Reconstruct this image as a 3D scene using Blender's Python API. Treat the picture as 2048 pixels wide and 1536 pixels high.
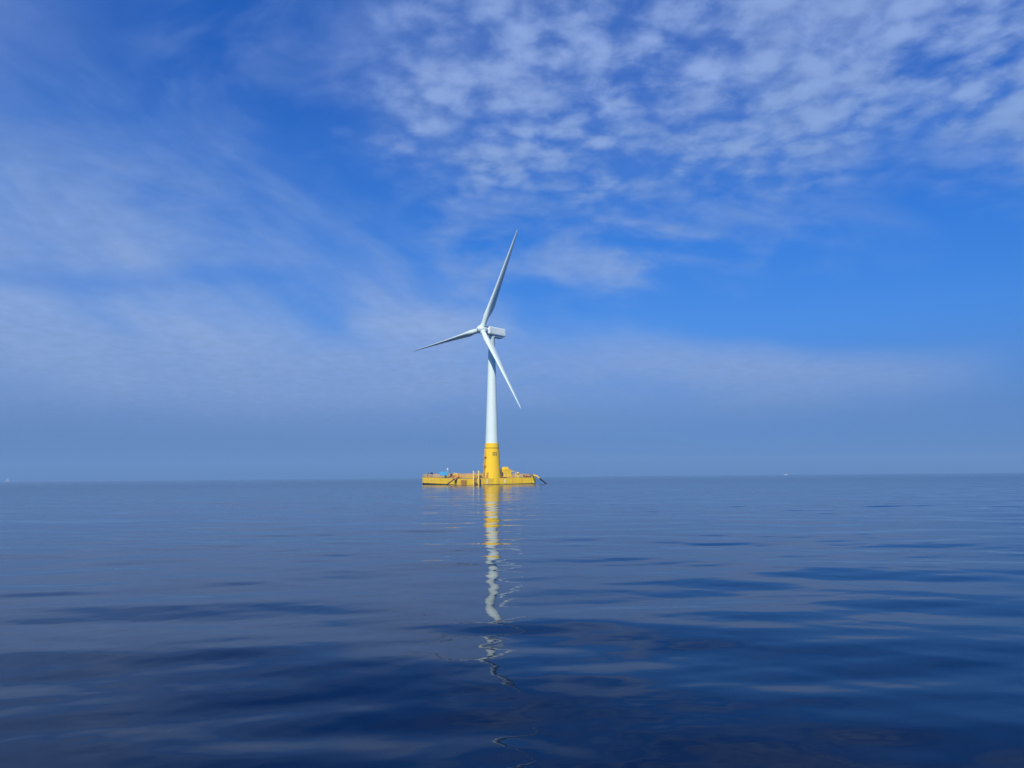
import bpy, bmesh, math, random
import numpy as np
from math import sin, cos, pi, radians, sqrt
from mathutils import Vector, Matrix

for o in list(bpy.data.objects):
    bpy.data.objects.remove(o)
scene = bpy.context.scene
COL = scene.collection
random.seed(7)

# ------------------------------------------------------------------ camera
EYE = 3.0
cam_d = bpy.data.cameras.new('camera')
cam = bpy.data.objects.new('camera', cam_d)
COL.objects.link(cam)
scene.camera = cam
cam_d.sensor_width = 36.0
cam_d.lens = 36.0 * 1462 / 2048
cam_d.clip_start = 0.1
cam_d.clip_end = 20000
PITCH = math.atan((952.7 - 768) / 1462)
cam.matrix_world = (Matrix.Translation((0, 0, EYE)) @ Matrix.Rotation(pi / 2 + PITCH, 4, 'X')
                    @ Matrix.Rotation(radians(-0.53), 4, 'Z'))

# ------------------------------------------------------------------ exposure
scene.view_settings.view_transform = 'Standard'
scene.view_settings.look = 'None'
scene.view_settings.exposure = 0.0
scene.view_settings.gamma = 1.0
scene.render.engine = 'CYCLES'
scene.cycles.use_denoising = True
scene.cycles.max_bounces = 8
scene.cycles.volume_bounces = 1
scene.cycles.sample_clamp_indirect = 6.0

# ------------------------------------------------------------------ sun
SUN_EL = radians(42)
SUN_AZ = radians(12)                    # to the left of straight behind the viewer
sun_dir = Vector((-sin(SUN_AZ) * cos(SUN_EL), -cos(SUN_AZ) * cos(SUN_EL), sin(SUN_EL)))
sun_d = bpy.data.lights.new('sun', 'SUN')
sun_d.energy = 4.65
sun_d.angle = radians(0.53)
sun_d.color = (1.0, 0.985, 0.90)
sun = bpy.data.objects.new('sun', sun_d)
COL.objects.link(sun)
sun.rotation_mode = 'QUATERNION'
sun.rotation_quaternion = sun_dir.to_track_quat('Z', 'Y')
sun.location = (0, 0, 500)


# ------------------------------------------------------------------ node helpers
class NX:
    """a value in a node tree with arithmetic"""
    def __init__(self, nt, sock):
        self.nt, self.s = nt, sock

    def _m(self, op, *a):
        n = self.nt.nodes.new('ShaderNodeMath')
        n.operation = op
        for i, x in enumerate((self,) + a):
            if isinstance(x, NX):
                self.nt.links.new(x.s, n.inputs[i])
            else:
                n.inputs[i].default_value = float(x)
        return NX(self.nt, n.outputs[0])

    def __add__(self, o): return self._m('ADD', o)
    def __radd__(self, o): return self._m('ADD', o)
    def __sub__(self, o): return self._m('SUBTRACT', o)
    def __rsub__(self, o): return (self * -1.0) + o
    def __mul__(self, o): return self._m('MULTIPLY', o)
    def __rmul__(self, o): return self._m('MULTIPLY', o)
    def __truediv__(self, o): return self._m('DIVIDE', o)
    def max(self, o): return self._m('MAXIMUM', o)
    def min(self, o): return self._m('MINIMUM', o)
    def abs(self): return self._m('ABSOLUTE')
    def pow(self, o): return self._m('POWER', o)

    def step(self, a, b):
        """smooth step from 0 at a to 1 at b"""
        n = self.nt.nodes.new('ShaderNodeMapRange')
        n.interpolation_type = 'SMOOTHSTEP'
        self.nt.links.new(self.s, n.inputs['Value'])
        flip = a > b
        n.inputs['From Min'].default_value = min(a, b)
        n.inputs['From Max'].default_value = max(a, b)
        n.inputs['To Min'].default_value = 1.0 if flip else 0.0
        n.inputs['To Max'].default_value = 0.0 if flip else 1.0
        return NX(self.nt, n.outputs['Result'])


def combine(nt, x, y, z):
    n = nt.nodes.new('ShaderNodeCombineXYZ')
    for i, v in enumerate((x, y, z)):
        if isinstance(v, NX):
            nt.links.new(v.s, n.inputs[i])
        else:
            n.inputs[i].default_value = float(v)
    return n.outputs[0]


def noise(nt, vec, scale, detail=3.0, rough=0.5, dist=0.0, lac=2.0):
    n = nt.nodes.new('ShaderNodeTexNoise')
    nt.links.new(vec, n.inputs['Vector'])
    n.inputs['Scale'].default_value = scale
    n.inputs['Detail'].default_value = detail
    n.inputs['Roughness'].default_value = rough
    n.inputs['Lacunarity'].default_value = lac
    n.inputs['Distortion'].default_value = dist
    return NX(nt, n.outputs['Fac'])


def ramp(nt, fac, stops):
    n = nt.nodes.new('ShaderNodeValToRGB')
    e = n.color_ramp.elements
    while len(e) < len(stops):
        e.new(0.5)
    for el, (p, c) in zip(e, stops):
        el.position = p
        el.color = (*c, 1)
    nt.links.new(fac.s, n.inputs['Fac'])
    return n.outputs['Color']


def mixc(nt, fac, a, b, mode='MIX'):
    n = nt.nodes.new('ShaderNodeMix')
    n.data_type = 'RGBA'
    n.blend_type = mode
    n.clamp_factor = True
    for sock, v in ((n.inputs[0], fac), (n.inputs[6], a), (n.inputs[7], b)):
        if isinstance(v, NX):
            nt.links.new(v.s, sock)
        elif isinstance(v, (int, float)):
            sock.default_value = v
        elif isinstance(v, tuple):
            sock.default_value = (*v, 1)
        else:
            nt.links.new(v, sock)
    return n.outputs[2]


# ------------------------------------------------------------------ sky
world = bpy.data.worlds.new('World')
scene.world = world
world.use_nodes = True
wt = world.node_tree
bg = wt.nodes['Background']
BG = 0.1
bg.inputs['Strength'].default_value = BG
sky = wt.nodes.new('ShaderNodeTexSky')
sky.sky_type = 'NISHITA'
sky.sun_disc = False
sky.sun_elevation = SUN_EL
sky.sun_rotation = math.atan2(sun_dir.x, sun_dir.y)
sky.dust_density = 0.6
sky.ozone_density = 2.0
tc = wt.nodes.new('ShaderNodeTexCoord')
sep = wt.nodes.new('ShaderNodeSeparateXYZ')
wt.links.new(tc.outputs['Generated'], sep.inputs[0])
dx, dy, dz = (NX(wt, sep.outputs[i]) for i in range(3))
fwd = dy.max(0.05)
S = dx / fwd                            # gnomonic coordinates about the north point of the horizon
T = dz.max(0.0) / fwd
up = dz.max(0.0)

# clear blue, graded by elevation (sine of the elevation angle)
TGT = [(0.000, (.040, .110, .300), (.44, .44, .35)),
       (0.030, (.075, .175, .400), (.58, .60, .48)),
       (0.075, (.090, .215, .520), (.50, .645, .68)),
       (0.130, (.085, .250, .640), (.37, .54, .68)),
       (0.200, (.058, .245, .730), (.26, .405, .60)),
       (0.290, (.030, .195, .690), (.185, .30, .49)),
       (0.400, (.018, .150, .610), (.140, .232, .398)),
       (0.480, (.012, .122, .540), (.120, .200, .350)),
       (0.560, (.009, .104, .480), (.097, .163, .293)),
       (0.660, (.004, .062, .34), (.090, .152, .275)),
       (1.000, (.003, .045, .26), (.080, .140, .26))]
GAIN = 2.0
stops = [(p, tuple(t / n / GAIN for t, n in zip(tt, nn))) for p, tt, nn in TGT]
graded = mixc(wt, 1.0, sky.outputs[0], ramp(wt, up, stops), 'MULTIPLY')
vm = wt.nodes.new('ShaderNodeVectorMath')
vm.operation = 'SCALE'
wt.links.new(graded, vm.inputs[0])
vm.inputs['Scale'].default_value = GAIN
blue = mixc(wt, S.step(0.0, 0.9) * 0.8, vm.outputs[0], mixc(wt, 1.0, vm.outputs[0], (.72, .93, 1.0), 'MULTIPLY'))

# cloud layer: a flat sheet seen in perspective
den = dz.max(0.0) + 0.10
plane = combine(wt, dx / den, dy / den, 0.0)
warp = noise(wt, combine(wt, S, T, 0.3), 2.6, 3, 0.55) - 0.5
warp2 = noise(wt, combine(wt, S, T, 7.7), 7.0, 3, 0.55) - 0.5

# 1 broken altocumulus high on the right
jit = wt.nodes.new('ShaderNodeTexNoise')
wt.links.new(plane, jit.inputs['Vector'])
jit.inputs['Scale'].default_value = 8.0
jit.inputs['Detail'].default_value = 4
jv = wt.nodes.new('ShaderNodeVectorMath')
jv.operation = 'MULTIPLY_ADD'
wt.links.new(jit.outputs['Color'], jv.inputs[0])
jv.inputs[1].default_value = (.11, .11, 0)
wt.links.new(plane, jv.inputs[2])
vor = wt.nodes.new('ShaderNodeTexVoronoi')
vor.feature = 'SMOOTH_F1'
vor.inputs['Scale'].default_value = 11.5
vor.inputs['Smoothness'].default_value = 0.28
wt.links.new(jv.outputs[0], vor.inputs['Vector'])
puff = 1.0 - NX(wt, vor.outputs['Distance']) * 1.35
cell = noise(wt, plane, 13.0, 6, 0.58, 0.2)
big = noise(wt, plane, 2.6, 3, 0.5)
edge = (T + 0.35 * warp).step(0.33, 0.52) * (S + 0.45 * warp - 0.35 * (T - 0.5)).step(-0.34, -0.02)
alto = (cell * 0.80 + puff * 0.44 + (big - 0.5) * 0.75 + edge * 0.2 + S.step(0.25, 0.8) * 0.12).step(0.44, 1.02) * edge
alto_thin = edge * (big * 0.55 + cell * 0.3 - 0.20).max(0.0) * (T).step(0.30, 0.5)
# 2 small wisps under it and to the left of it
wcell = noise(wt, combine(wt, S * 1.0 + T * 0.25, T * 2.1, 2.0), 7.0, 5, 0.55, 0.3)
wisp_zone = ((T + 0.3 * warp).step(0.20, 0.32) * (T + 0.3 * warp).step(0.50, 0.38)
             * (S + 0.4 * warp).step(-0.30, -0.05) * (S + 0.5 * warp).step(0.62, 0.20))
wisp = wcell.step(0.38, 0.76) * wisp_zone * 0.80
wl = noise(wt, combine(wt, S * 1.0 + T * 0.9, T * 1.6 - S * 1.0, 4.0), 3.4, 5, 0.55, 0.4)
faint_zone = (T).step(0.40, 0.54) * (S + 0.3 * warp).step(-0.62, -0.42) * (S).step(0.05, -0.2)
faint = wl.step(0.42, 0.72) * faint_zone * 0.34
# 3 wide veil on the left, its upper edge falling to the right
line = (0.725 - T) - (S + 0.641) * 0.72 + 0.24 * warp + 0.10 * warp2
streak = noise(wt, combine(wt, S * 0.7 - T * 0.2, T * 2.0 + S * 1.0, 5.0), 4.2, 7, 0.57, 0.4)
veil = (line + 0.40 * (streak - 0.5)).step(-0.05, 0.30) * (0.36 + 1.5 * (streak - 0.32)).max(0.10).min(0.88)
gap = ((T - 0.262 + 0.03 * S + 0.10 * warp).abs().step(0.032, 0.0)) * S.step(-0.15, -0.40)
veil = veil * (1.0 - 0.45 * gap) * S.step(0.55, 0.05) * (1.0 - 0.45 * T.step(0.36, 0.62))
corner = (S + 0.2 * warp).step(-0.52, -0.72) * T.step(0.50, 0.68) * 0.18
# 4 low bank over the horizon with a brighter streak on the right
low_edge = 0.205 - S.max(-0.2) * 0.05 + 0.10 * warp + 0.03 * warp2
lowst = noise(wt, combine(wt, S * 0.6, T * 2.6 - S * 0.25, 9.0), 5.0, 8, 0.62, 0.4)
low = (low_edge - T).step(-0.02, 0.06) * (0.30 + 1.8 * (lowst - 0.34)).max(0.10).min(0.9) * (S + 0.3 * warp).step(0.85, 0.40) * T.step(0.02, 0.12)
mid = ((T - 0.215 + 0.05 * warp2).abs().step(0.035, 0.0) * (S + 0.3 * warp2).step(-0.26, -0.16) * S.step(0.02, -0.06)) * 0.5
ridge = ((T - 0.152 + (S - 0.4) * 0.045 - 0.06 * warp).abs().step(0.045, 0.0)
         * S.step(0.05, 0.25) * S.step(0.72, 0.50)) * 0.55

dens = 1.0 - (1.0 - alto * 0.95) * (1.0 - alto_thin) * (1.0 - wisp) * (1.0 - faint) * (1.0 - veil) * (1.0 - corner) * (1.0 - low) * (1.0 - ridge) * (1.0 - mid)
dens = dens.min(0.95) * up.step(0.0, 0.04) * (T + 0.25 * warp).step(0.92, 0.68)
C = lambda r, g, b: (r / BG, g / BG, b / BG)
cloudc = ramp(wt, up, [(0.0, (.07, .15, .34)), (0.05, (.110, .22, .48)), (0.11, (.225, .345, .645)), (0.2, (.315, .435, .720)),
                       (0.36, (.220, .350, .665)), (0.5, (.255, .375, .710)), (1.0, (.22, .34, .68))])
vm2 = wt.nodes.new('ShaderNodeVectorMath')
vm2.operation = 'SCALE'
wt.links.new(cloudc, vm2.inputs[0])
wt.links.new(((0.80 + cell * 0.42 + (puff - 0.5) * 0.10 * edge) * (1.0 / BG)).s, vm2.inputs['Scale'])   # thin and thick parts of the cloud
wt.links.new(mixc(wt, dens, blue, vm2.outputs[0]), bg.inputs['Color'])


# ------------------------------------------------------------------ materials
def paint(name, base, rough=0.45, var=0.10, scale=0.6, streak=0.0, streak_col=(.25, .10, .03), spec=0.4):
    m = bpy.data.materials.new(name)
    m.use_nodes = True
    nt = m.node_tree
    b = nt.nodes['Principled BSDF']
    t = nt.nodes.new('ShaderNodeTexCoord')
    n1 = noise(nt, t.outputs['Object'], scale, 5, 0.6)
    dark = tuple(c * (1 - var) for c in base)
    lite = tuple(min(1, c * (1 + var * 0.5)) for c in base)
    col = mixc(nt, n1.step(0.3, 0.7), dark, lite)
    if streak > 0:                     # rust and dirt runs down the surface
        mp = nt.nodes.new('ShaderNodeMapping')
        mp.inputs['Scale'].default_value = (1.0, 1.0, 0.12)
        nt.links.new(t.outputs['Object'], mp.inputs['Vector'])
        n2 = noise(nt, mp.outputs[0], 1.5, 5, 0.65)
        col = mixc(nt, n2.step(0.56, 0.78) * streak, col, streak_col)
    nt.links.new(col, b.inputs['Base Color'])
    nt.links.new((n1 * 0.2 + (rough - 0.1)).s, b.inputs['Roughness'])
    b.inputs['Specular IOR Level'].default_value = spec
    return m


M_WHITE = paint('white turbine paint', (.73, .82, .73), 0.35, 0.04, 0.15, 0.10, (.55, .58, .56))
M_NAC = paint('pale grey nacelle paint', (.80, .87, .80), 0.4, 0.05, 0.5, 0.15, (.42, .45, .46))
M_LOGO = paint('pale lettering', (.86, .88, .88), 0.4, 0.02)
M_YEL = paint('yellow marine paint', (1.0, .61, .003), 0.5, 0.05, 0.35, 0.16, (.72, .33, .02), 0.12)
M_YEL2 = paint('yellow tower paint', (1.0, .595, .003), 0.48, 0.03, 0.3, 0.08, (.78, .38, .02), 0.12)
M_YEL3 = paint('pale yellow steel', (.88, .60, .10), 0.5, 0.10, 0.8)
M_ORANGE = paint('orange weathered steel', (.62, .27, .04), 0.55, 0.18, 0.9)
M_SHADE = paint('shaded yellow corner', (.42, .20, .008), 0.6, 0.15, 0.6)  # hull yellow in shade, with the shade put into the colour
M_BLACK = paint('black bottom coating', (.012, .010, .008), 0.5, 0.3)
M_DARK = paint('dark rusty steel', (.055, .030, .018), 0.6, 0.4, 1.5)
M_INK = paint('dark marking paint', (.10, .075, .01), 0.5, 0.1)
M_DECK = paint('grey green deck paint', (.22, .22, .16), 0.7, 0.2, 0.5)
M_DRAFT = paint('white marking paint', (.80, .78, .70), 0.5, 0.05)
M_RAIL = paint('yellow railing', (.86, .47, .05), 0.5, 0.08)
M_CHAIN = paint('black mooring rope', (.012, .013, .018), 0.7, 0.3, 3.0)
M_BLUE = paint('light blue steel', (.10, .46, .74), 0.45, 0.08, 1.0)
M_NAVY = paint('dark blue cover', (.008, .035, .11), 0.6, 0.2)
M_GREY = paint('grey steel', (.32, .33, .33), 0.55, 0.12, 1.2)
M_RED = paint('faded red plastic', (.62, .16, .10), 0.5, 0.1)
M_BOAT = paint('white boat hull', (.82, .82, .80), 0.3, 0.03)
M_SAIL = paint('white sail cloth', (.55, .55, .54), 0.8, 0.03)
M_GLASS = paint('dark cabin glass', (.02, .025, .03), 0.1, 0.1)


# ------------------------------------------------------------------ mesh helpers
class MB:
    """collects solids and links them as one mesh object"""
    def __init__(self):
        self.v, self.f, self.mi, self.sm = [], [], [], []

    def add(self, verts, faces, mi=0, smooth=False):
        b = len(self.v)
        self.v += [tuple(x) for x in verts]
        self.f += [tuple(b + i for i in f) for f in faces]
        self.mi += [mi] * len(faces)
        self.sm += [smooth] * len(faces)
        return self

    def box(self, c, s, rz=0.0, mi=0, top=None):
        """box at centre c with size s; top = scale of the upper face"""
        k = top if top else (1, 1)
        vs = []
        for z, q in ((-.5, (1, 1)), (.5, k)):
            for x, y in ((-.5, -.5), (.5, -.5), (.5, .5), (-.5, .5)):
                X, Y = x * s[0] * q[0], y * s[1] * q[1]
                vs.append((c[0] + X * cos(rz) - Y * sin(rz), c[1] + X * sin(rz) + Y * cos(rz), c[2] + z * s[2]))
        return self.add(vs, [(3, 2, 1, 0), (4, 5, 6, 7), (0, 1, 5, 4), (1, 2, 6, 5), (2, 3, 7, 6), (3, 0, 4, 7)], mi)

    def tube(self, pts, r, n=10, mi=0, caps=True):
        pts = [Vector(p) for p in pts]
        rs = r if isinstance(r, (list, tuple)) else [r] * len(pts)
        rings, prev = [], None
        for i, p in enumerate(pts):
            d = (pts[min(i + 1, len(pts) - 1)] - pts[max(i - 1, 0)]).normalized()
            ref = prev if prev is not None else (Vector((0, 0, 1)) if abs(d.z) < 0.9 else Vector((1, 0, 0)))
            a = (ref - d * ref.dot(d)).normalized()
            b = d.cross(a)
            prev = a
            rings.append([p + (a * cos(2 * pi * k / n) + b * sin(2 * pi * k / n)) * rs[i] for k in range(n)])
        vs = [q for ring in rings for q in ring]
        fs = [(i * n + k, i * n + (k + 1) % n, (i + 1) * n + (k + 1) % n, (i + 1) * n + k)
              for i in range(len(pts) - 1) for k in range(n)]
        self.add(vs, fs, mi, True)
        if caps:
            self.add(rings[0], [tuple(reversed(range(n)))], mi)
            self.add(rings[-1], [tuple(range(n))], mi)
        return self

    def lathe(self, prof, n=48, c=(0, 0), mi=0, caps=True):
        vs = [(c[0] + r * cos(2 * pi * k / n), c[1] + r * sin(2 * pi * k / n), z) for r, z in prof for k in range(n)]
        fs = [(i * n + k, i * n + (k + 1) % n, (i + 1) * n + (k + 1) % n, (i + 1) * n + k)
              for i in range(len(prof) - 1) for k in range(n)]
        self.add(vs, fs, mi, True)
        if caps:
            self.add(vs[:n], [tuple(reversed(range(n)))], mi)
            self.add(vs[-n:], [tuple(range(n))], mi)
        return self

    def prism(self, poly, z0, z1, mi=0, mi_top=None):
        n = len(poly)
        vs = [(x, y, z0) for x, y in poly] + [(x, y, z1) for x, y in poly]
        self.add(vs, [(i, (i + 1) % n, n + (i + 1) % n, n + i) for i in range(n)], mi)
        self.add(vs, [tuple(reversed(range(n)))], mi)
        return self.add(vs, [tuple(range(n, 2 * n))], mi if mi_top is None else mi_top)

    def build(self, name, mats, parent=None, mat=None, bevel=0.0, sharp=radians(40)):
        me = bpy.data.meshes.new(name)
        me.from_pydata(self.v, [], self.f)
        mats = mats if isinstance(mats, (list, tuple)) else [mats]
        for m in mats:
            me.materials.append(m)
        me.polygons.foreach_set('material_index', self.mi)
        me.polygons.foreach_set('use_smooth', self.sm)
        me.update()
        bm = bmesh.new()
        bm.from_mesh(me)
        bmesh.ops.remove_doubles(bm, verts=bm.verts, dist=0.0004)
        bmesh.ops.recalc_face_normals(bm, faces=bm.faces)
        for e in bm.edges:
            if len(e.link_faces) == 2 and e.calc_face_angle(0) > sharp:
                e.smooth = False
        bm.to_mesh(me)
        bm.free()
        o = bpy.data.objects.new(name, me)
        COL.objects.link(o)
        if parent:
            o.parent = parent
        if mat is not None:
            o.matrix_basis = mat
        if bevel:
            bv = o.modifiers.new('bevel', 'BEVEL')
            bv.width = bevel
            bv.segments = 2
            bv.limit_method = 'ANGLE'
            bv.angle_limit = radians(35)
        return o


def tag(o, label=None, cat=None, group=None, kind=None):
    for k, v in (('label', label), ('category', cat), ('group', group), ('kind', kind)):
        if v:
            o[k] = v
    return o


def thing(name, mat, label, cat, group=None):
    o = bpy.data.objects.new(name, None)
    o.empty_display_size = 0.5
    COL.objects.link(o)
    o.matrix_world = mat
    return tag(o, label, cat, group)


# ------------------------------------------------------------------ the sea
def build_sea():
    rng = np.random.default_rng(77)
    RMAX, RATIO = 4200.0, 1.0032
    nr = int(math.log(RMAX / 2.0) / math.log(RATIO)) + 2
    r = 2.0 * RATIO ** np.arange(nr)
    r[-1] = RMAX
    half = radians(47)
    af = np.linspace(-half, half, 441)
    ab = np.linspace(half, 2 * pi - half, 92)[1:-1]
    ang = np.concatenate([af, ab])
    na = len(ang)
    dang = np.concatenate([np.full(len(af), af[1] - af[0]), np.full(len(ab), ab[1] - ab[0])])
    X = (r[:, None] * np.sin(ang)[None, :]).astype(np.float32)
    Y = (r[:, None] * np.cos(ang)[None, :]).astype(np.float32)
    gap = np.maximum(r[:, None] * (RATIO - 1), r[:, None] * dang[None, :] * 0.55).astype(np.float32)
    Z = np.zeros_like(X)
    var_all, var_lost = 0.0, np.zeros_like(X)
    comps = []
    for lam0, lam1, n, slope, spread in ((6.0, 16.0, 12, 0.0080, 16), (2.4, 6.0, 30, 0.0185, 12),
                                         (1.0, 2.4, 36, 0.0135, 15), (0.38, 1.0, 20, 0.0050, 34)):
        for i in range(n):
            lam = lam0 * (lam1 / lam0) ** rng.random()
            lobe = 15 if lam1 < 7 and lam1 > 2 else 0
            th = radians(rng.choice((-1, 1)) * lobe + rng.normal(3, spread))
            comps.append((lam, th, slope * sqrt(2.0 / n) * rng.uniform(0.7, 1.3), rng.random() * 2 * pi))
    # slow patches of livelier and calmer water
    patch = np.zeros_like(X)
    for i in range(7):
        lam, th = 22 * 3.2 ** rng.random(), radians(rng.normal(0, 40))
        patch += np.sin(2 * pi / lam * (0.45 * X * cos(th) + Y * sin(th) * 0.4 + Y * 0.7) + rng.random() * 6.3).astype(np.float32)
    patch = np.clip(0.85 + 0.26 * patch, 0.25, 1.7)
    for lam, th, sl, ph in comps:
        k = 2 * pi / lam
        a = sl / k
        w = np.clip((lam / gap - 2.6) / 3.0, 0, 1)
        w = w * w * (3 - 2 * w)
        arg = k * (X * sin(th) + Y * cos(th)) + ph
        amp = a * w * (patch if lam < 3.5 else 1.0)
        Z += (amp * (np.sin(arg) + 0.12 * np.cos(2 * arg))).astype(np.float32)
        v = sl * sl / 2
        var_all += v
        var_lost += v * (1 - w * w)
    lost = np.sqrt(np.maximum(var_lost, 0)) / sqrt(var_all)
    co = np.empty((nr * na + 1, 3), np.float32)
    co[:-1, 0], co[:-1, 1], co[:-1, 2] = X.ravel(), Y.ravel(), Z.ravel()
    co[-1] = (0, 0, 0)
    i = np.arange(nr - 1)[:, None] * na
    j = np.arange(na)[None, :]
    j2 = (j + 1) % na
    quads = np.stack([i + j, i + na + j, i + na + j2, i + j2], -1).reshape(-1, 4)
    # inner fan under the viewer
    tri = np.stack([np.full(na, nr * na), np.arange(na), (np.arange(na) + 1) % na], -1)
    loops = np.concatenate([quads.ravel(), tri.ravel()]).astype(np.int32)
    starts = np.concatenate([np.arange(len(quads)) * 4, len(quads) * 4 + np.arange(na) * 3]).astype(np.int32)
    totals = np.concatenate([np.full(len(quads), 4), np.full(na, 3)]).astype(np.int32)
    me = bpy.data.meshes.new('water')
    me.vertices.add(len(co))
    me.vertices.foreach_set('co', co.ravel())
    me.loops.add(len(loops))
    me.loops.foreach_set('vertex_index', loops)
    me.polygons.add(len(starts))
    me.polygons.foreach_set('loop_start', starts)
    me.polygons.foreach_set('loop_total', totals)
    me.polygons.foreach_set('use_smooth', np.ones(len(starts), bool))
    at = me.attributes.new('ripple', 'FLOAT', 'POINT')
    at.data.foreach_set('value', np.concatenate([lost.ravel(), [0.0]]).astype(np.float32))
    me.update(calc_edges=True)
    me.validate()
    m = bpy.data.materials.new('sea water')
    m.use_nodes = True
    nt = m.node_tree
    b = nt.nodes['Principled BSDF']
    b.inputs['IOR'].default_value = 1.22
    b.inputs['Base Color'].default_value = (.0, .0055, .026, 1)
    b.inputs['Specular Tint'].default_value = (.40, .75, 1.0, 1)
    ra = nt.nodes.new('ShaderNodeAttribute')
    ra.attribute_name = 'ripple'
    rip = NX(nt, ra.outputs['Fac'])
    nt.links.new((rip * 0.13 + 0.015).s, b.inputs['Roughness'])
    g = nt.nodes.new('ShaderNodeNewGeometry')
    mp = nt.nodes.new('ShaderNodeMapping')
    mp.inputs['Scale'].default_value = (0.45, 1.0, 1.0)
    nt.links.new(g.outputs['Position'], mp.inputs['Vector'])
    h = noise(nt, mp.outputs[0], 3.2, 3, 0.5, 0.4)
    bp = nt.nodes.new('ShaderNodeBump')
    bp.inputs['Strength'].default_value = 1.0
    bp.inputs['Distance'].default_value = 0.0018
    nt.links.new(h.s, bp.inputs['Height'])
    nt.links.new(bp.outputs[0], b.inputs['Normal'])
    me.materials.append(m)
    o = bpy.data.objects.new('water', me)
    COL.objects.link(o)
    return tag(o, 'calm dark blue sea with long soft ripples', None, None, 'structure')


build_sea()

# ------------------------------------------------------------------ haze
hz = MB().box((0, 0, 52), (8800, 8800, 106)).build('haze', paint('haze', (1, 1, 1)))
hm = hz.data.materials[0]
hm.node_tree.nodes.clear()
ho = hm.node_tree.nodes.new('ShaderNodeOutputMaterial')
hv = hm.node_tree.nodes.new('ShaderNodeVolumePrincipled')
hv.inputs['Color'].default_value = (.385, .625, .87, 1)
hv.inputs['Density'].default_value = 3.8e-4
hv.inputs['Anisotropy'].default_value = 0.0
hm.node_tree.links.new(hv.outputs[0], ho.inputs['Volume'])
tag(hz, 'thin bluish sea haze towards the horizon', None, None, 'stuff')

# ------------------------------------------------------------------ the barge's frame: corner nearest the viewer, x to the right corner, y to the left corner
LAT, FORE, THETA = 0.33, 1.35, radians(35)
upv = Vector((sin(radians(LAT)), -sin(radians(FORE)), 1)).normalized()
ev = Vector((cos(THETA), sin(THETA), 0))
ev = (ev - upv * ev.dot(upv)).normalized()
mv = upv.cross(ev)
NEAR = Vector((-17.75, 269.4, 2.22))
M = Matrix(((ev.x, mv.x, upv.x, NEAR.x), (ev.y, mv.y, upv.y, NEAR.y), (ev.z, mv.z, upv.z, NEAR.z), (0, 0, 0, 1)))
SIDE, RING = 33.2, 7.0
TX, TY = 14.25, 3.35                    # tower centre on the ring


def on(x, y, z=0.0, rz=0.0):
    return M @ Matrix.Translation((x, y, z)) @ Matrix.Rotation(rz, 4, 'Z')


def facing(phi):
    """direction in the barge frame at angle phi to the right of the side towards the viewer"""
    w = Vector((sin(phi), -cos(phi), 0))
    return Vector((w.dot(ev), w.dot(mv), 0)).normalized()


# ------------------------------------------------------------------ floating platform
plat = thing('floating_platform', M, 'low yellow square barge with a black bottom edge floating under the wind turbine', 'barge')
outer = [(0, 0), (SIDE - 1.0, 0), (SIDE, 1.0), (SIDE, SIDE - 0.8), (SIDE - 0.8, SIDE), (0.8, SIDE), (0, SIDE - 0.8)]
low = outer
inner = [(RING, RING), (SIDE - RING, RING), (SIDE - RING, SIDE - RING), (RING, SIDE - RING)]


def ring_solid(mb, out, inn, z0, z1, mi, mi_top):
    """prism with a square hole, as side walls plus top and bottom quads via triangulation"""
    bm = bmesh.new()
    ov = [bm.verts.new((x, y, z1)) for x, y in out]
    iv = [bm.verts.new((x, y, z1)) for x, y in inn]
    es = [bm.edges.new((ov[i], ov[(i + 1) % len(ov)])) for i in range(len(ov))]
    es += [bm.edges.new((iv[i], iv[(i + 1) % len(iv)])) for i in range(len(iv))]
    bmesh.ops.triangle_fill(bm, use_beauty=True, use_dissolve=False, edges=es)
    bm.verts.index_update()
    vs = [tuple(v.co) for v in bm.verts]
    fs = [tuple(v.index for v in f.verts) for f in bm.faces]
    bm.free()
    mb.add(vs, fs, mi_top)
    mb.add([(x, y, z0) for x, y, z in vs], fs, mi)
    for poly in (out, inn):
        n = len(poly)
        w = [(x, y, z0) for x, y in poly] + [(x, y, z1) for x, y in poly]
        mb.add(w, [(i, (i + 1) % n, n + (i + 1) % n, n + i) for i in range(n)], mi)


hull = MB()
ring_solid(hull, low, inner, -2.18, -0.42, 0, 0)
hull.build('hull', [M_YEL, M_DECK], plat)
dk = MB()
ring_solid(dk, outer, inner, -0.417, 0.0, 0, 1)
dk.build('deck_edge', [M_YEL, M_DECK], plat)
bt = MB()
shr = lambda q: (q[0] + (0.06 if q[0] < 16 else -0.06), q[1] + (0.06 if q[1] < 16 else -0.06))
ring_solid(bt, [shr(q) for q in outer], inner, -7.0, -2.183, 0, 0)
bt.build('bottom_band', [M_BLACK], plat)

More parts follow.
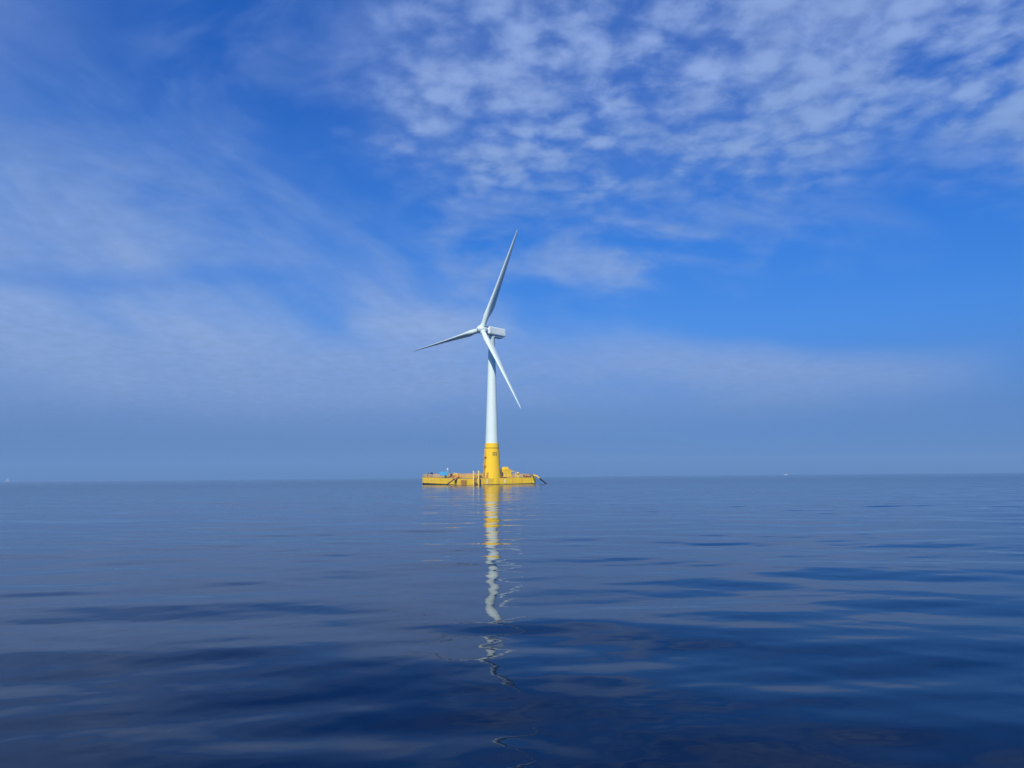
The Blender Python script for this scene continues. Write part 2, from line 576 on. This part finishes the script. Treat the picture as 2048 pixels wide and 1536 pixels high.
# plate joints, strakes and stiffeners on the two faces seen
for y in (2.6, 6.15, 11.6, 17.4, 22.5, 27.6, 31.4):
    MB().box((-0.03, y, -1.15), (0.06, 0.14, 1.95)).build('plate_joint', [M_ORANGE], plat)
for x in (8.1, 21.6, 26.0, 30.3):
    MB().box((x, -0.03, -1.15), (0.12, 0.06, 1.95)).build('plate_joint', [M_ORANGE], plat)
MB().prism([(-0.1, 2.0), (-0.1, 0.1), (0.1, -0.1), (0.95, -0.1), (0.95, 0.5), (0.5, 2.0)], -2.3, -0.44).build('corner_shade', [M_SHADE], plat)  # added block, its brown painting the shade of a recess at the near corner
rub = MB()
rub.box((6.95, -0.07, -1.2), (0.42, 0.14, 2.0))
rub.build('fender', [M_DARK], plat)
for x in (10.0, 18.1):
    d = MB().box((x, -0.05, -1.15), (0.42, 0.10, 1.75))
    for k in range(7):
        d.box((x + 0.33, -0.04, -1.9 + 0.25 * k), (0.20, 0.06, 0.07))
    d.build('draft_mark', [M_DRAFT], plat)
# small marks and hatches on the left face
for y, z, w, h in ((3.6, -0.95, 1.6, 0.5), (9.6, -0.8, 1.2, 0.35), (24.4, -0.9, 2.6, 0.5), (29.4, -0.8, 1.5, 0.55)):
    MB().box((-0.035, y, z), (0.07, w, h)).build('hull_patch', [M_YEL3], plat)

# boat landing: two fender tubes with a ladder between
bl = MB()
for x in (3.55, 5.75):
    bl.tube([(x, -0.75, -6.0), (x, -0.75, 2.55), (x, -0.45, 2.75)], 0.24, 12)
    for z in (-1.7, -0.3):
        bl.tube([(x, -0.75, z), (x, 0.02, z)], 0.12, 8)
bl.tube([(3.55, -0.75, -0.95), (5.75, -0.75, -0.95)], 0.13, 8)
blo = bl.build('boat_landing', [M_YEL3], plat)
ld = MB()
for x in (4.35, 4.95):
    ld.tube([(x, -0.30, -4.0), (x, -0.30, 1.2)], 0.06, 8)
for k in range(17):
    ld.tube([(4.35, -0.30, -3.8 + 0.3 * k), (4.95, -0.30, -3.8 + 0.3 * k)], 0.035, 6)
ld.build('ladder', [M_DARK], blo)


# railings: one mesh per side
def rail_run(a, b, step=1.5, h=1.2, mesh=False, r=0.05):
    mb = MB()
    a, b = Vector((*a, 0)), Vector((*b, 0))
    n = max(1, round((b - a).length / step))
    for i in range(n + 1):
        p = a.lerp(b, i / n)
        mb.tube([p, p + Vector((0, 0, h))], r * 1.15, 6)
    for z in (h, h * 0.55, 0.16):
        mb.tube([a + Vector((0, 0, z)), b + Vector((0, 0, z))], r if z > 0.3 else r * 1.6, 6)
    if mesh:
        L = (b - a).length
        for i in range(int(L / 0.16)):
            p = a.lerp(b, i * 0.16 / L)
            mb.tube([p + Vector((0, 0, 0.1)), p + Vector((0, 0, h))], 0.03, 4, caps=False)
    return mb


g = 0.25
for a, b, ms in (((g, 19.2), (g, SIDE - 1.0), False), ((0.9, SIDE - g), (SIDE - 1.0, SIDE - g), True),
                 ((SIDE - g, 1.2), (SIDE - g, SIDE - 1.0), True), ((19.0, g), (30.5, g), False),
                 ((2.2, g), (3.2, g), False), ((6.4, g), (10.6, g), False),
                 ((RING - g, 8), (RING - g, SIDE - RING), False), ((RING, RING - g), (11.0, RING - g), True),
                 ((RING + 1, SIDE - RING + g), (SIDE - RING, SIDE - RING + g), True),
                 ((SIDE - RING + g, RING), (SIDE - RING + g, SIDE - RING), True)):
    rail_run(a, b, mesh=ms).build('railing', [M_RAIL], plat)


# mooring chutes: curved troughs over the deck edge
def chute(at, out, reach=1.5, w=1.5):
    o = Vector((*out, 0)).normalized()
    s = Vector((-o.y, o.x, 0))
    mb = MB()
    prof = [(-1.3, 0.10), (-0.8, 0.45), (-0.2, 0.68), (0.5, 0.62), (1.0, 0.30), (reach, -0.40)]
    c = Vector((*at, 0))
    for sd in (-1, 1):
        pts = [c + o * u + s * sd * w * 0.5 + Vector((0, 0, z)) for u, z in prof]
        mb.tube(pts, 0.26, 8)
    n = len(prof)
    vs = []
    for dz_ in (-0.12, 0.02):
        for u, z in prof:
            for sd in (-1, 1):
                vs.append(c + o * u + s * sd * w * 0.5 + Vector((0, 0, z + dz_)))
    fs = []
    for i in range(n - 1):
        a = 2 * i
        fs += [(a, a + 1, a + 3, a + 2), (2 * n + a, 2 * n + a + 2, 2 * n + a + 3, 2 * n + a + 1),
               (a, a + 2, 2 * n + a + 2, 2 * n + a), (a + 1, 2 * n + a + 1, 2 * n + a + 3, a + 3)]
    fs += [(0, 2 * n, 2 * n + 1, 1), (2 * n - 2, 2 * n - 1, 4 * n - 1, 4 * n - 2)]
    mb.add(vs, fs)
    mb.box(c - o * 0.9 + Vector((0, 0, 0.10)), (0.9, 1.7, 0.2), math.atan2(o.y, o.x))
    return mb


chute((SIDE - 0.5, 0.6), (1, -0.75), 1.6).build('mooring_chute', [M_YEL], plat)
chute((0.1, 5.2), (-1, 0.1), 1.1, 1.4).build('mooring_chute', [M_ORANGE], plat)


def rope(name, a, b, r, sag, label):
    a, b = Vector(a), Vector(b)
    mb = MB()
    n = 26
    pts = []
    for i in range(n + 1):
        t = i / n
        pts.append(a.lerp(b, t) + Vector((0, 0, -sag * 4 * t * (1 - t))))
    mb.tube(pts, [r * (1.0 + 0.25 * (k % 2)) for k in range(n + 1)], 8)
    o = mb.build(name, [M_CHAIN])
    return tag(o, label, 'mooring line', 'mooring lines of the barge')


pr = M @ Vector((SIDE + 0.72, -0.42, -0.25))
rope('mooring_line', pr, pr + Vector((5.4, 0.2, -4.0)), 0.26, 0.15, 'black mooring line hanging off the right corner of the yellow barge, away from the hull')
pl = M @ Vector((-0.85, 5.3, 0.05))
rope('mooring_line', pl, pl + Vector((-5.0, -2.6, -3.6)), 0.20, 0.10, 'black mooring line slanting down across the left face of the yellow barge')

# ------------------------------------------------------------------ wind turbine
turb = thing('wind_turbine', on(TX, TY), 'tall white three bladed wind turbine on a yellow tower foot', 'wind turbine')
ZT = 54.0
base = MB()
base.lathe([(3.60, -2.1), (3.56, 0.0), (3.24, 3.2), (3.0, 7.0), (2.80, 11.30)], 64)
base.build('tower_foot', [M_YEL2], turb)
tb = turb.children[0]
MB().lathe([(2.72, 11.30), (2.86, 11.30), (2.86, 11.46), (2.72, 11.46)], 64, caps=False).build('flange', [M_DARK], tb)
MB().lathe([(2.70, 11.46), (2.60, 13.25)], 64).build('collar', [M_YEL2], tb)
tw = MB().lathe([(2.46, 13.25), (2.30, 18), (2.05, 26), (1.74, 36), (1.42, 46), (1.16, 53.6), (1.3, 53.8), (1.3, ZT + 0.5)], 64)
two = tw.build('tower', [M_WHITE], turb)
for z, r_ in ((24.0, 2.113), (36.5, 1.727)):
    MB().lathe([(r_ - .01, z - 0.05), (r_ + 0.012, z - 0.05), (r_ + 0.008, z + 0.05), (r_ - .014, z + 0.05)], 64, caps=False).build('section_joint', [M_NAC], two)


def foot_r(z):
    return float(np.interp(z, [0, 3.2, 7.0, 11.3], [3.56, 3.24, 3.0, 2.80]))


def patch_on_foot(mb, phi0, phi1, z0, z1, t=0.03, n=5):
    """a thin slab wrapped on the tower foot"""
    vs, fs = [], []
    for i in range(n + 1):
        d = facing(phi0 + (phi1 - phi0) * i / n)
        for z in (z0, z1):
            for e in (0.005, t):
                vs.append(d * (foot_r(z) + e) + Vector((0, 0, z)))
    for i in range(n):
        a = 4 * i
        b = a + 4
        fs += [(a + 1, b + 1, b + 3, a + 3), (a, a + 2, b + 2, b), (a, b, b + 1, a + 1), (a + 2, a + 3, b + 3, b + 2)]
    fs += [(0, 1, 3, 2), (4 * n, 4 * n + 2, 4 * n + 3, 4 * n + 1)]
    mb.add(vs, fs)


# the marking on the foot, a square ring and a bar beside it
let = MB()
D = radians
patch_on_foot(let, D(8), D(28), 9.45, 9.75)
patch_on_foot(let, D(8), D(28), 8.55, 8.85)
patch_on_foot(let, D(8), D(12.5), 8.85, 9.45)
patch_on_foot(let, D(23.5), D(28), 8.85, 9.45)
let.build('lettering', [M_INK], tb)
let = MB()
patch_on_foot(let, D(34), D(40), 8.4, 9.8)
let.build('lettering', [M_INK], tb)
# outside ladder with rest platforms on the left of the foot
dl = facing(D(-50))
sd = Vector((-dl.y, dl.x, 0))
la = MB()
for k in (-1, 1):
    la.tube([dl * (foot_r(0.5) + 0.3) + sd * 0.3 * k + Vector((0, 0, 0.3)), dl * (foot_r(11) + 0.3) + sd * 0.3 * k + Vector((0, 0, 11.0))], 0.07, 6)
for i in range(36):
    z = 0.5 + 0.29 * i
    c = dl * (foot_r(z) + 0.3) + Vector((0, 0, z))
    la.tube([c - sd * 0.3, c + sd * 0.3], 0.035, 6)
la.build('ladder', [M_RAIL], tb)
for z in (4.6, 8.0):
    lp = MB()
    c = dl * (foot_r(z) + 0.45) + Vector((0, 0, z))
    lp.box(c, (0.7, 1.5, 0.08), math.atan2(dl.y, dl.x))
    for k in (-0.7, 0.7):
        lp.tube([c + sd * k + dl * 0.4, c + sd * k + dl * 0.3 + Vector((0, 0, 1.0))], 0.04, 6)
    lp.tube([c - sd * 0.7 + dl * 0.3 + Vector((0, 0, 1.0)), c + sd * 0.7 + dl * 0.3 + Vector((0, 0, 1.0))], 0.04, 6)
    lp.build('rest_platform', [M_RAIL], tb)
dr = MB()
patch_on_foot(dr, D(-34), D(-20), 0.1, 2.2, 0.07)
dr.build('door', [M_ORANGE], tb)

# rotor frame
YAW, TILT = 0.7433, 0.0995
nw = Vector((-sin(YAW) * cos(TILT), -cos(YAW) * cos(TILT), sin(TILT)))
HUB = M @ Vector((TX, TY, 55.95)) + nw * 5.55
Tinv = turb.matrix_world.inverted()


def frame(o, x, y, z):
    return Matrix(((x.x, y.x, z.x, o.x), (x.y, y.y, z.y, o.y), (x.z, y.z, z.z, o.z), (0, 0, 0, 1)))


uw = Vector((0, 0, 1)).cross(nw).normalized()
vw = nw.cross(uw)
# nacelle: local x forward, z up, level body
nh = Vector((nw.x, nw.y, 0.0)).normalized()
nleft = Vector((0, 0, 1)).cross(nh)
NM = Tinv @ frame(HUB, nh, nleft, Vector((0, 0, 1)))
nac = MB().box((-7.2, 0, 0.0), (9.6, 3.25, 3.15))
naco = nac.build('nacelle', [M_NAC], turb, NM, bevel=0.42)
MB().tube([(-2.5, 0, 0), (-1.7, 0, 0)], [1.35, 1.2], 28).build('shaft_collar', [M_NAC], naco)
bel = MB()
bel.box((-8.3, 0, -1.98), (5.0, 2.2, 0.56), top=(1.12, 1.2))
bel.build('belly_cover', [M_NAC], naco, bevel=0.15)
sm = MB()
for x in (-3.55, -4.4):
    sm.box((x, 1.632, -0.05), (0.09, 0.04, 2.6))
    sm.box((x, 0, 1.66), (0.09, 2.7, 0.06))
sm.build('panel_seam', [M_GREY], naco)
lg = MB()
for x0, sl in ((-8.0, 0.55), (-8.75, -0.55), (-9.55, 0.5), (-10.2, -0.5)):   # four slanted pale strokes
    lg.add([(x0 + sl * a + t, 1.627 + e, z) for e in (0.0, 0.05) for a, z in ((-.5, -0.55), (.5, 0.75)) for t in (-0.16, 0.16)],
           [(0, 1, 3, 2), (4, 6, 7, 5), (0, 4, 5, 1), (2, 3, 7, 6), (0, 2, 6, 4), (1, 5, 7, 3)])
lg.build('lettering', [M_LOGO], naco)
for y in (-0.5, 0.5):
    vn = MB().tube([(-11.0, y, 1.45), (-11.0, y, 2.5)], 0.035, 6)
    vn.lathe([(0.11, 2.5), (0.13, 2.56), (0.02, 2.62)], 8, c=(-11.0, y))
    vn.build('wind_sensor', [M_GREY], naco)

# hub: spinner with three root sockets
hm3 = Tinv @ frame(HUB, uw, vw, nw)      # local z points upwind
sp = MB().lathe([(1.15, -2.6), (1.30, -2.2), (1.62, -1.5), (1.70, -0.4), (1.62, 0.5), (1.35, 1.25), (0.9, 1.8), (0.4, 2.1), (0.02, 2.2)], 40)
PH0 = 0.425
for k in range(3):
    a = PH0 - k * 2 * pi / 3
    d = Vector((sin(a), cos(a), 0))
    sp.tube([d * 0.6, d * 1.95, d * 2.05], [1.15, 1.12, 1.02], 28)
sp.build('hub', [M_WHITE], turb, hm3)

STATIONS = [(1.7, 1.85, 1.0, .5), (3.0, 1.85, 1.0, .5), (4.2, 2.15, .80, .46), (5.6, 2.9, .56, .40), (7.2, 3.55, .42, .34),
            (8.8, 3.75, .35, .31), (11, 3.52, .31, .30), (15, 2.98, .29, .29), (20, 2.42, .27, .28), (26, 1.88, .25, .28),
            (32, 1.38, .24, .28), (36, 1.02, .23, .28), (38.5, .72, .22, .30), (39.6, .42, .22, .34), (40.0, .10, .25, .4)]
PITCHB = radians(86)


def blade_mesh():
    mb = MB()
    n = 28
    vs = []
    for r_, c, tk, axis in STATIONS:
        rd = min(1.0, max(0.0, (tk - 0.4) / 0.6))              # 1 round root .. 0 aerofoil
        tw_ = radians(13) * max(0.0, 1 - r_ / 34) ** 1.6
        for k in range(n):
            a = 2 * pi * k / n
            xc = 0.5 * (1 - cos(a))                            # 0 leading edge .. 1 trailing edge
            yt = 5 * tk * (0.2969 * sqrt(xc) - 0.126 * xc - 0.3516 * xc ** 2 + 0.2843 * xc ** 3 - 0.1036 * xc ** 4)
            ya = yt * (1 if a <= pi else -1) + 0.02 * (1 - (2 * xc - 1) ** 2)
            xa = xc - axis
            xr, yr = -0.5 * cos(a), 0.5 * sin(a)
            x = (xa * (1 - rd) + xr * rd) * c
            y = (ya * (1 - rd) + yr * rd) * c
            vs.append((x * cos(tw_) - y * sin(tw_), x * sin(tw_) + y * cos(tw_), r_))
    m_ = len(STATIONS)
    fs = [(i * n + k, i * n + (k + 1) % n, (i + 1) * n + (k + 1) % n, (i + 1) * n + k) for i in range(m_ - 1) for k in range(n)]
    fs += [tuple(range(n)), tuple(range((m_ - 1) * n, m_ * n))]
    mb.add(vs, fs, 0, True)
    return mb


CONE = 0.02
blade0 = None
for k in range(3):
    a = PH0 - k * 2 * pi / 3
    rad = uw * sin(a) + vw * cos(a)
    tan = uw * cos(a) - vw * sin(a)
    span = rad * cos(CONE) + nw * sin(CONE)
    chord = -nw * sin(PITCHB) + tan * cos(PITCHB)
    chord = (chord - span * chord.dot(span)).normalized()
    thick = span.cross(chord)
    BM = Tinv @ frame(HUB, chord, thick, span)
    if blade0 is None:
        blade0 = blade_mesh().build('blade', [M_WHITE], turb, BM, sharp=radians(75))
    else:
        c = blade0.copy()
        COL.objects.link(c)
        c.parent = turb
        c.matrix_basis = BM

# ------------------------------------------------------------------ gear on the deck
# light blue box on legs with thin masts above
t = thing('blue_container', on(3.2, 20.6), 'light blue steel box on short yellow legs on the left side of the barge deck', 'container')
c = MB().box((0, 0, 1.55), (1.9, 3.3, 1.5))
for y in (-1.45, -0.5, 0.5, 1.45):
    c.box((-0.97, y, 1.55), (0.06, 0.10, 1.42))
c.build('body', [M_BLUE], t, bevel=0.04)
for x in (-0.85, 0.85):
    for y in (-1.5, 0, 1.5):
        MB().box((x, y, 0.4), (0.16, 0.16, 0.8)).build('leg', [M_YEL3], t)
t = thing('mast_frame', on(5.2, 21.7), 'thin grey antenna masts with a pale lamp rising behind the light blue box', 'mast')
c = MB().box((0, 0, 0.15), (0.7, 2.2, 0.3))
for y in (-0.9, -0.1, 0.8):
    c.tube([(0, y, 0.3), (0, y, 4.0 - 0.2 * abs(y))], 0.05, 6)
c.tube([(0, -0.9, 2.6), (0, 0.8, 2.6)], 0.03, 6)
c.build('masts', [M_GREY], t)
MB().lathe([(0.16, 2.9), (0.24, 3.1), (0.24, 3.45), (0.12, 3.62)], 14, c=(0.0, -0.5)).tube([(0, -0.5, 0.3), (0, -0.5, 2.9)], 0.045, 6).build('lamp', [M_DRAFT], t)

# covered deck machine behind the left rail
t = thing('deck_machine', on(2.4, 29.2), 'small grey deck machine with a dark blue top behind the left end railing', 'machine')
c = MB().box((0, 0, 0.12), (1.5, 1.7, 0.24)).tube([(-0.1, -0.7, 0.75), (-0.1, 0.75, 0.75)], 0.45, 16).box((0.3, 0, 0.55), (0.6, 1.1, 0.7))
c.build('body', [M_GREY], t)
MB().lathe([(0.45, 1.1), (0.52, 1.25), (0.50, 1.75), (0.32, 2.0), (0.1, 2.05)], 16).build('cover', [M_NAVY], t)
t = thing('davit', on(1.6, 30.9), 'short dark rusty crane arm leaning beside the dark blue topped machine', 'davit')
MB().lathe([(0.28, 0), (0.28, 0.15), (0.16, 0.2), (0.14, 1.1)], 14).build('post', [M_DARK], t)
MB().tube([(0, 0, 1.0), (0.05, -0.25, 1.45), (0.05, -0.8, 1.95)], [0.14, 0.12, 0.08], 8).build('arm', [M_DARK], t)

# bollards
t0 = thing('bollard', on(1.0, 15.6), 'dark round bollard nearest the light blue box', 'bollard', 'bollards on the barge deck')
bo = MB().box((0, 0, 0.06), (1.1, 1.1, 0.12)).lathe([(0.34, 0.12), (0.30, 0.25), (0.30, 0.7), (0.44, 0.78), (0.44, 0.95), (0.30, 1.02)], 18)
b0 = bo.build('body', [M_DARK], t0)


def another(src, mat, label):
    r_ = src.copy()
    COL.objects.link(r_)
    r_.matrix_world = mat
    r_['label'] = label
    for ch in src.children:
        d = ch.copy()
        COL.objects.link(d)
        d.parent = r_
    return r_


another(t0, on(2.2, 13.4, 0.62), 'dark round bollard raised on the orange winch base above the left mooring chute')
another(t0, on(28.2, 1.6), 'dark round bollard on the right side of the barge near the red canister')

# mooring winch above the left chute
t = thing('mooring_winch', on(3.6, 12.2), 'orange and yellow mooring winch between the blue box and the left mooring chute', 'winch')
c = MB().box((0, 0.3, 0.31), (3.4, 3.8, 0.6)).box((0, -1.3, 1.0), (1.6, 0.2, 0.9)).box((0, 1.3, 1.0), (1.6, 0.2, 0.9))
c.build('frame', [M_ORANGE], t)
MB().tube([(0, -1.2, 1.25), (0, 1.2, 1.25)], 0.62, 20).build('drum', [M_YEL3], t)
c = MB().tube([(-0.2, -2.0, 0.3), (-0.4, -1.2, 1.6), (-0.6, 0.2, 2.0)], [0.16, 0.14, 0.1], 8)
c.tube([(-0.6, 0.2, 2.0), (-0.8, 2.8, 0.7)], 0.12, 8)
c.build('guide_arm', [M_YEL3], t)

# pumps left of the tower
t = thing('deck_pump', on(9.4, 4.0), 'dark low pump unit with a grey vent pipe just left of the yellow tower foot', 'pump')
MB().box((0, 0, 0.35), (1.7, 1.2, 0.7)).tube([(-0.7, 0, 0.9), (0.6, 0, 0.9)], 0.26, 14).build('body', [M_DARK], t, bevel=0.04)
MB().tube([(0.6, 0.2, 0.7), (0.6, 0.2, 1.9), (0.6, 0.0, 2.15), (0.6, -0.35, 2.15)], 0.16, 10).build('vent_pipe', [M_GREY], t)

# yellow equipment cabin right of the tower
t = thing('equipment_cabin', on(20.6, 3.3, 0, radians(0)), 'yellow stepped equipment cabin on dark skids right of the tower foot', 'cabin')
c = MB().box((0, 0, 1.72), (3.5, 2.6, 2.9)).box((-0.2, 0.0, 3.68), (2.2, 2.0, 1.0), top=(0.70, 0.8))
c.box((0, -1.33, 1.7), (0.12, 0.08, 2.8)).box((0, -1.33, 3.1), (3.4, 0.08, 0.12))
c.build('housing', [M_YEL], t, bevel=0.06)
MB().box((-0.85, -1.33, 1.35), (0.95, 0.07, 1.95)).build('door', [M_YEL3], t)
sk = MB()
for y in (-0.95, 0.95):
    sk.box((0, y, 0.13), (3.9, 0.3, 0.26))
sk.build('skid', [M_DARK], t)
MB().tube([(0.75, 0.4, 3.17), (0.75, 0.4, 4.0), (1.05, 0.4, 4.2)], 0.13, 10).build('exhaust_pipe', [M_ORANGE], t)
t = thing('hose_reel', on(17.95, 2.4), 'tall dark brown reel stand between the tower foot and the yellow cabin', 'reel')
c = MB().box((0, 0, 0.08), (0.9, 0.9, 0.16)).box((0.0, 0.4, 1.2), (0.14, 0.14, 2.3)).box((0.0, -0.4, 1.2), (0.14, 0.14, 2.3))
c.build('stand', [M_ORANGE], t)
MB().tube([(0, -0.34, 1.75), (0, 0.34, 1.75)], 0.62, 20).build('reel', [M_DARK], t)

# pipe arch and davit further right
t = thing('pipe_arch', on(24.2, 3.0), 'bent yellow pipe arch right of the yellow cabin', 'pipe')
c = MB()
arc = [(-1.3, 0, 0.0), (-1.3, 0, 1.5)] + [(-0.2 - 1.1 * cos(a), 0, 1.5 + 1.0 * sin(a)) for a in np.linspace(0.2, pi - 0.2, 9)] + [(0.9, 0, 1.5), (0.9, 0, 0.0)]
c.tube(arc, 0.15, 10)
for x in (-1.3, 0.9):
    c.lathe([(0.32, 0.0), (0.32, 0.1), (0.18, 0.12)], 14, c=(x, 0))
c.build('pipe', [M_YEL3], t)
MB().tube([(-0.3, 0.25, 0.0), (-0.3, 0.25, 1.35)], 0.25, 14).box((-0.3, 0.25, 1.4), (0.7, 0.7, 0.12)).build('valve', [M_GREY], t)
t = thing('air_vent', on(25.6, 2.2), 'pale yellow mushroom topped air vent between the pipe arch and the red canister', 'vent')
MB().lathe([(0.42, 0), (0.40, 1.55), (0.62, 1.6), (0.62, 1.85), (0.35, 2.1), (0.05, 2.15)], 18).build('pipe', [M_YEL3], t)
MB().lathe([(0.43, 1.2), (0.47, 1.22), (0.47, 1.34), (0.43, 1.36)], 18, caps=False).build('clamp', [M_DARK], t)
t = thing('liferaft_canister', on(28.9, 1.2), 'faded red canister lying near the right end of the barge', 'canister')
MB().tube([(-0.75, 0, 0.62), (-0.68, 0, 0.62), (0.68, 0, 0.62), (0.75, 0, 0.62)], [0.3, 0.42, 0.42, 0.3], 18).build('shell', [M_RED], t)
c = MB()
for x in (-0.45, 0.45):
    c.box((x, 0, 0.13), (0.14, 0.8, 0.26))
c.build('cradle', [M_DARK], t)
t = thing('pipe_rack', on(30.6, 1.3), 'dark flat pipe rack beside the yellow chute at the right corner', 'rack')
c = MB()
for y in (-0.35, 0, 0.35):
    c.tube([(-1.5, y, 0.32), (1.0, y, 0.32)], 0.13, 8)
c.build('pipes', [M_DARK], t)
for x in (-1.1, 0.6):
    MB().box((x, 0, 0.09), (0.16, 1.1, 0.18)).build('support', [M_ORANGE], t)

# ------------------------------------------------------------------ far boats
t = thing('motor_boat', Matrix.Translation((667, 1800, 0.0)) @ Matrix.Rotation(radians(12), 4, 'Z'),
          'tiny white motor boat far off on the horizon right of the turbine', 'boat')
hb = MB()
sec = [(-5.0, 1.5, 1.25), (-2.0, 1.75, 1.3), (2.0, 1.6, 1.5), (4.4, 0.8, 1.8), (5.6, 0.05, 2.0)]
vs = []
for x, w, h in sec:
    vs += [(x, -w, h), (x, -w * 0.8, 0.2), (x, 0, -0.5), (x, w * 0.8, 0.2), (x, w, h)]
fs = [(5 * i + k, 5 * i + k + 1, 5 * i + k + 6, 5 * i + k + 5) for i in range(4) for k in range(4)]
fs += [(5 * i, 5 * i + 5, 5 * i + 9, 5 * i + 4) for i in range(4)] + [(0, 4, 3, 2, 1), (20, 21, 22, 23, 24)]
hb.add(vs, fs)
hb.build('hull', [M_BOAT], t)
ca = MB().box((-0.8, 0, 2.1), (3.6, 2.4, 1.7), top=(0.75, 0.85)).build('cabin', [M_BOAT], t)
MB().box((-0.75, 0, 2.35), (3.2, 2.42, 0.5), top=(0.93, 0.98)).build('window', [M_GLASS], ca)
t = thing('sailing_boat', Matrix.Translation((-1372, 2000, 0.0)) @ Matrix.Rotation(radians(35), 4, 'Z'),
          'tiny pale sailing boat far off on the horizon at the left edge', 'boat')
hb = MB()
hb.add([(x, y * 0.7, z * 0.7) for x, y, z in vs], fs)
hb.build('hull', [M_BOAT], t)
MB().tube([(0.4, 0, 0.6), (0.4, 0, 12.2)], 0.09, 8).tube([(0.3, 0, 1.9), (-4.0, 0, 1.8)], 0.07, 6).build('mast', [M_GREY], t)


def sail(a, b, c, bulge):
    a, b, c = Vector(a), Vector(b), Vector(c)
    n, vv, ff, idx = 8, [], [], {}
    for i in range(n + 1):
        for j in range(n + 1 - i):
            u, w = i / n, j / n
            p = a * (1 - u - w) + b * u + c * w
            p.y += bulge * 27 * u * w * (1 - u - w) * 0.5 + bulge * 2 * (u * w)
            idx[i, j] = len(vv)
            vv.append(p)
    for i in range(n):
        for j in range(n - i):
            ff.append((idx[i, j], idx[i + 1, j], idx[i, j + 1]))
            if i + j < n - 1:
                ff.append((idx[i + 1, j], idx[i + 1, j + 1], idx[i, j + 1]))
    mb = MB()
    mb.add(vv, ff, 0, True)
    return mb


for nm, tri in (('main_sail', ((0.25, 0, 2.0), (-3.9, 0, 2.0), (0.3, 0, 12.0))), ('fore_sail', ((0.6, 0, 11.0), (3.8, 0, 1.6), (0.8, 0, 1.7)))):
    s_ = sail(*tri, 0.5).build(nm, [M_SAIL], t)
    so = s_.modifiers.new('solid', 'SOLIDIFY')
    so.thickness = 0.02
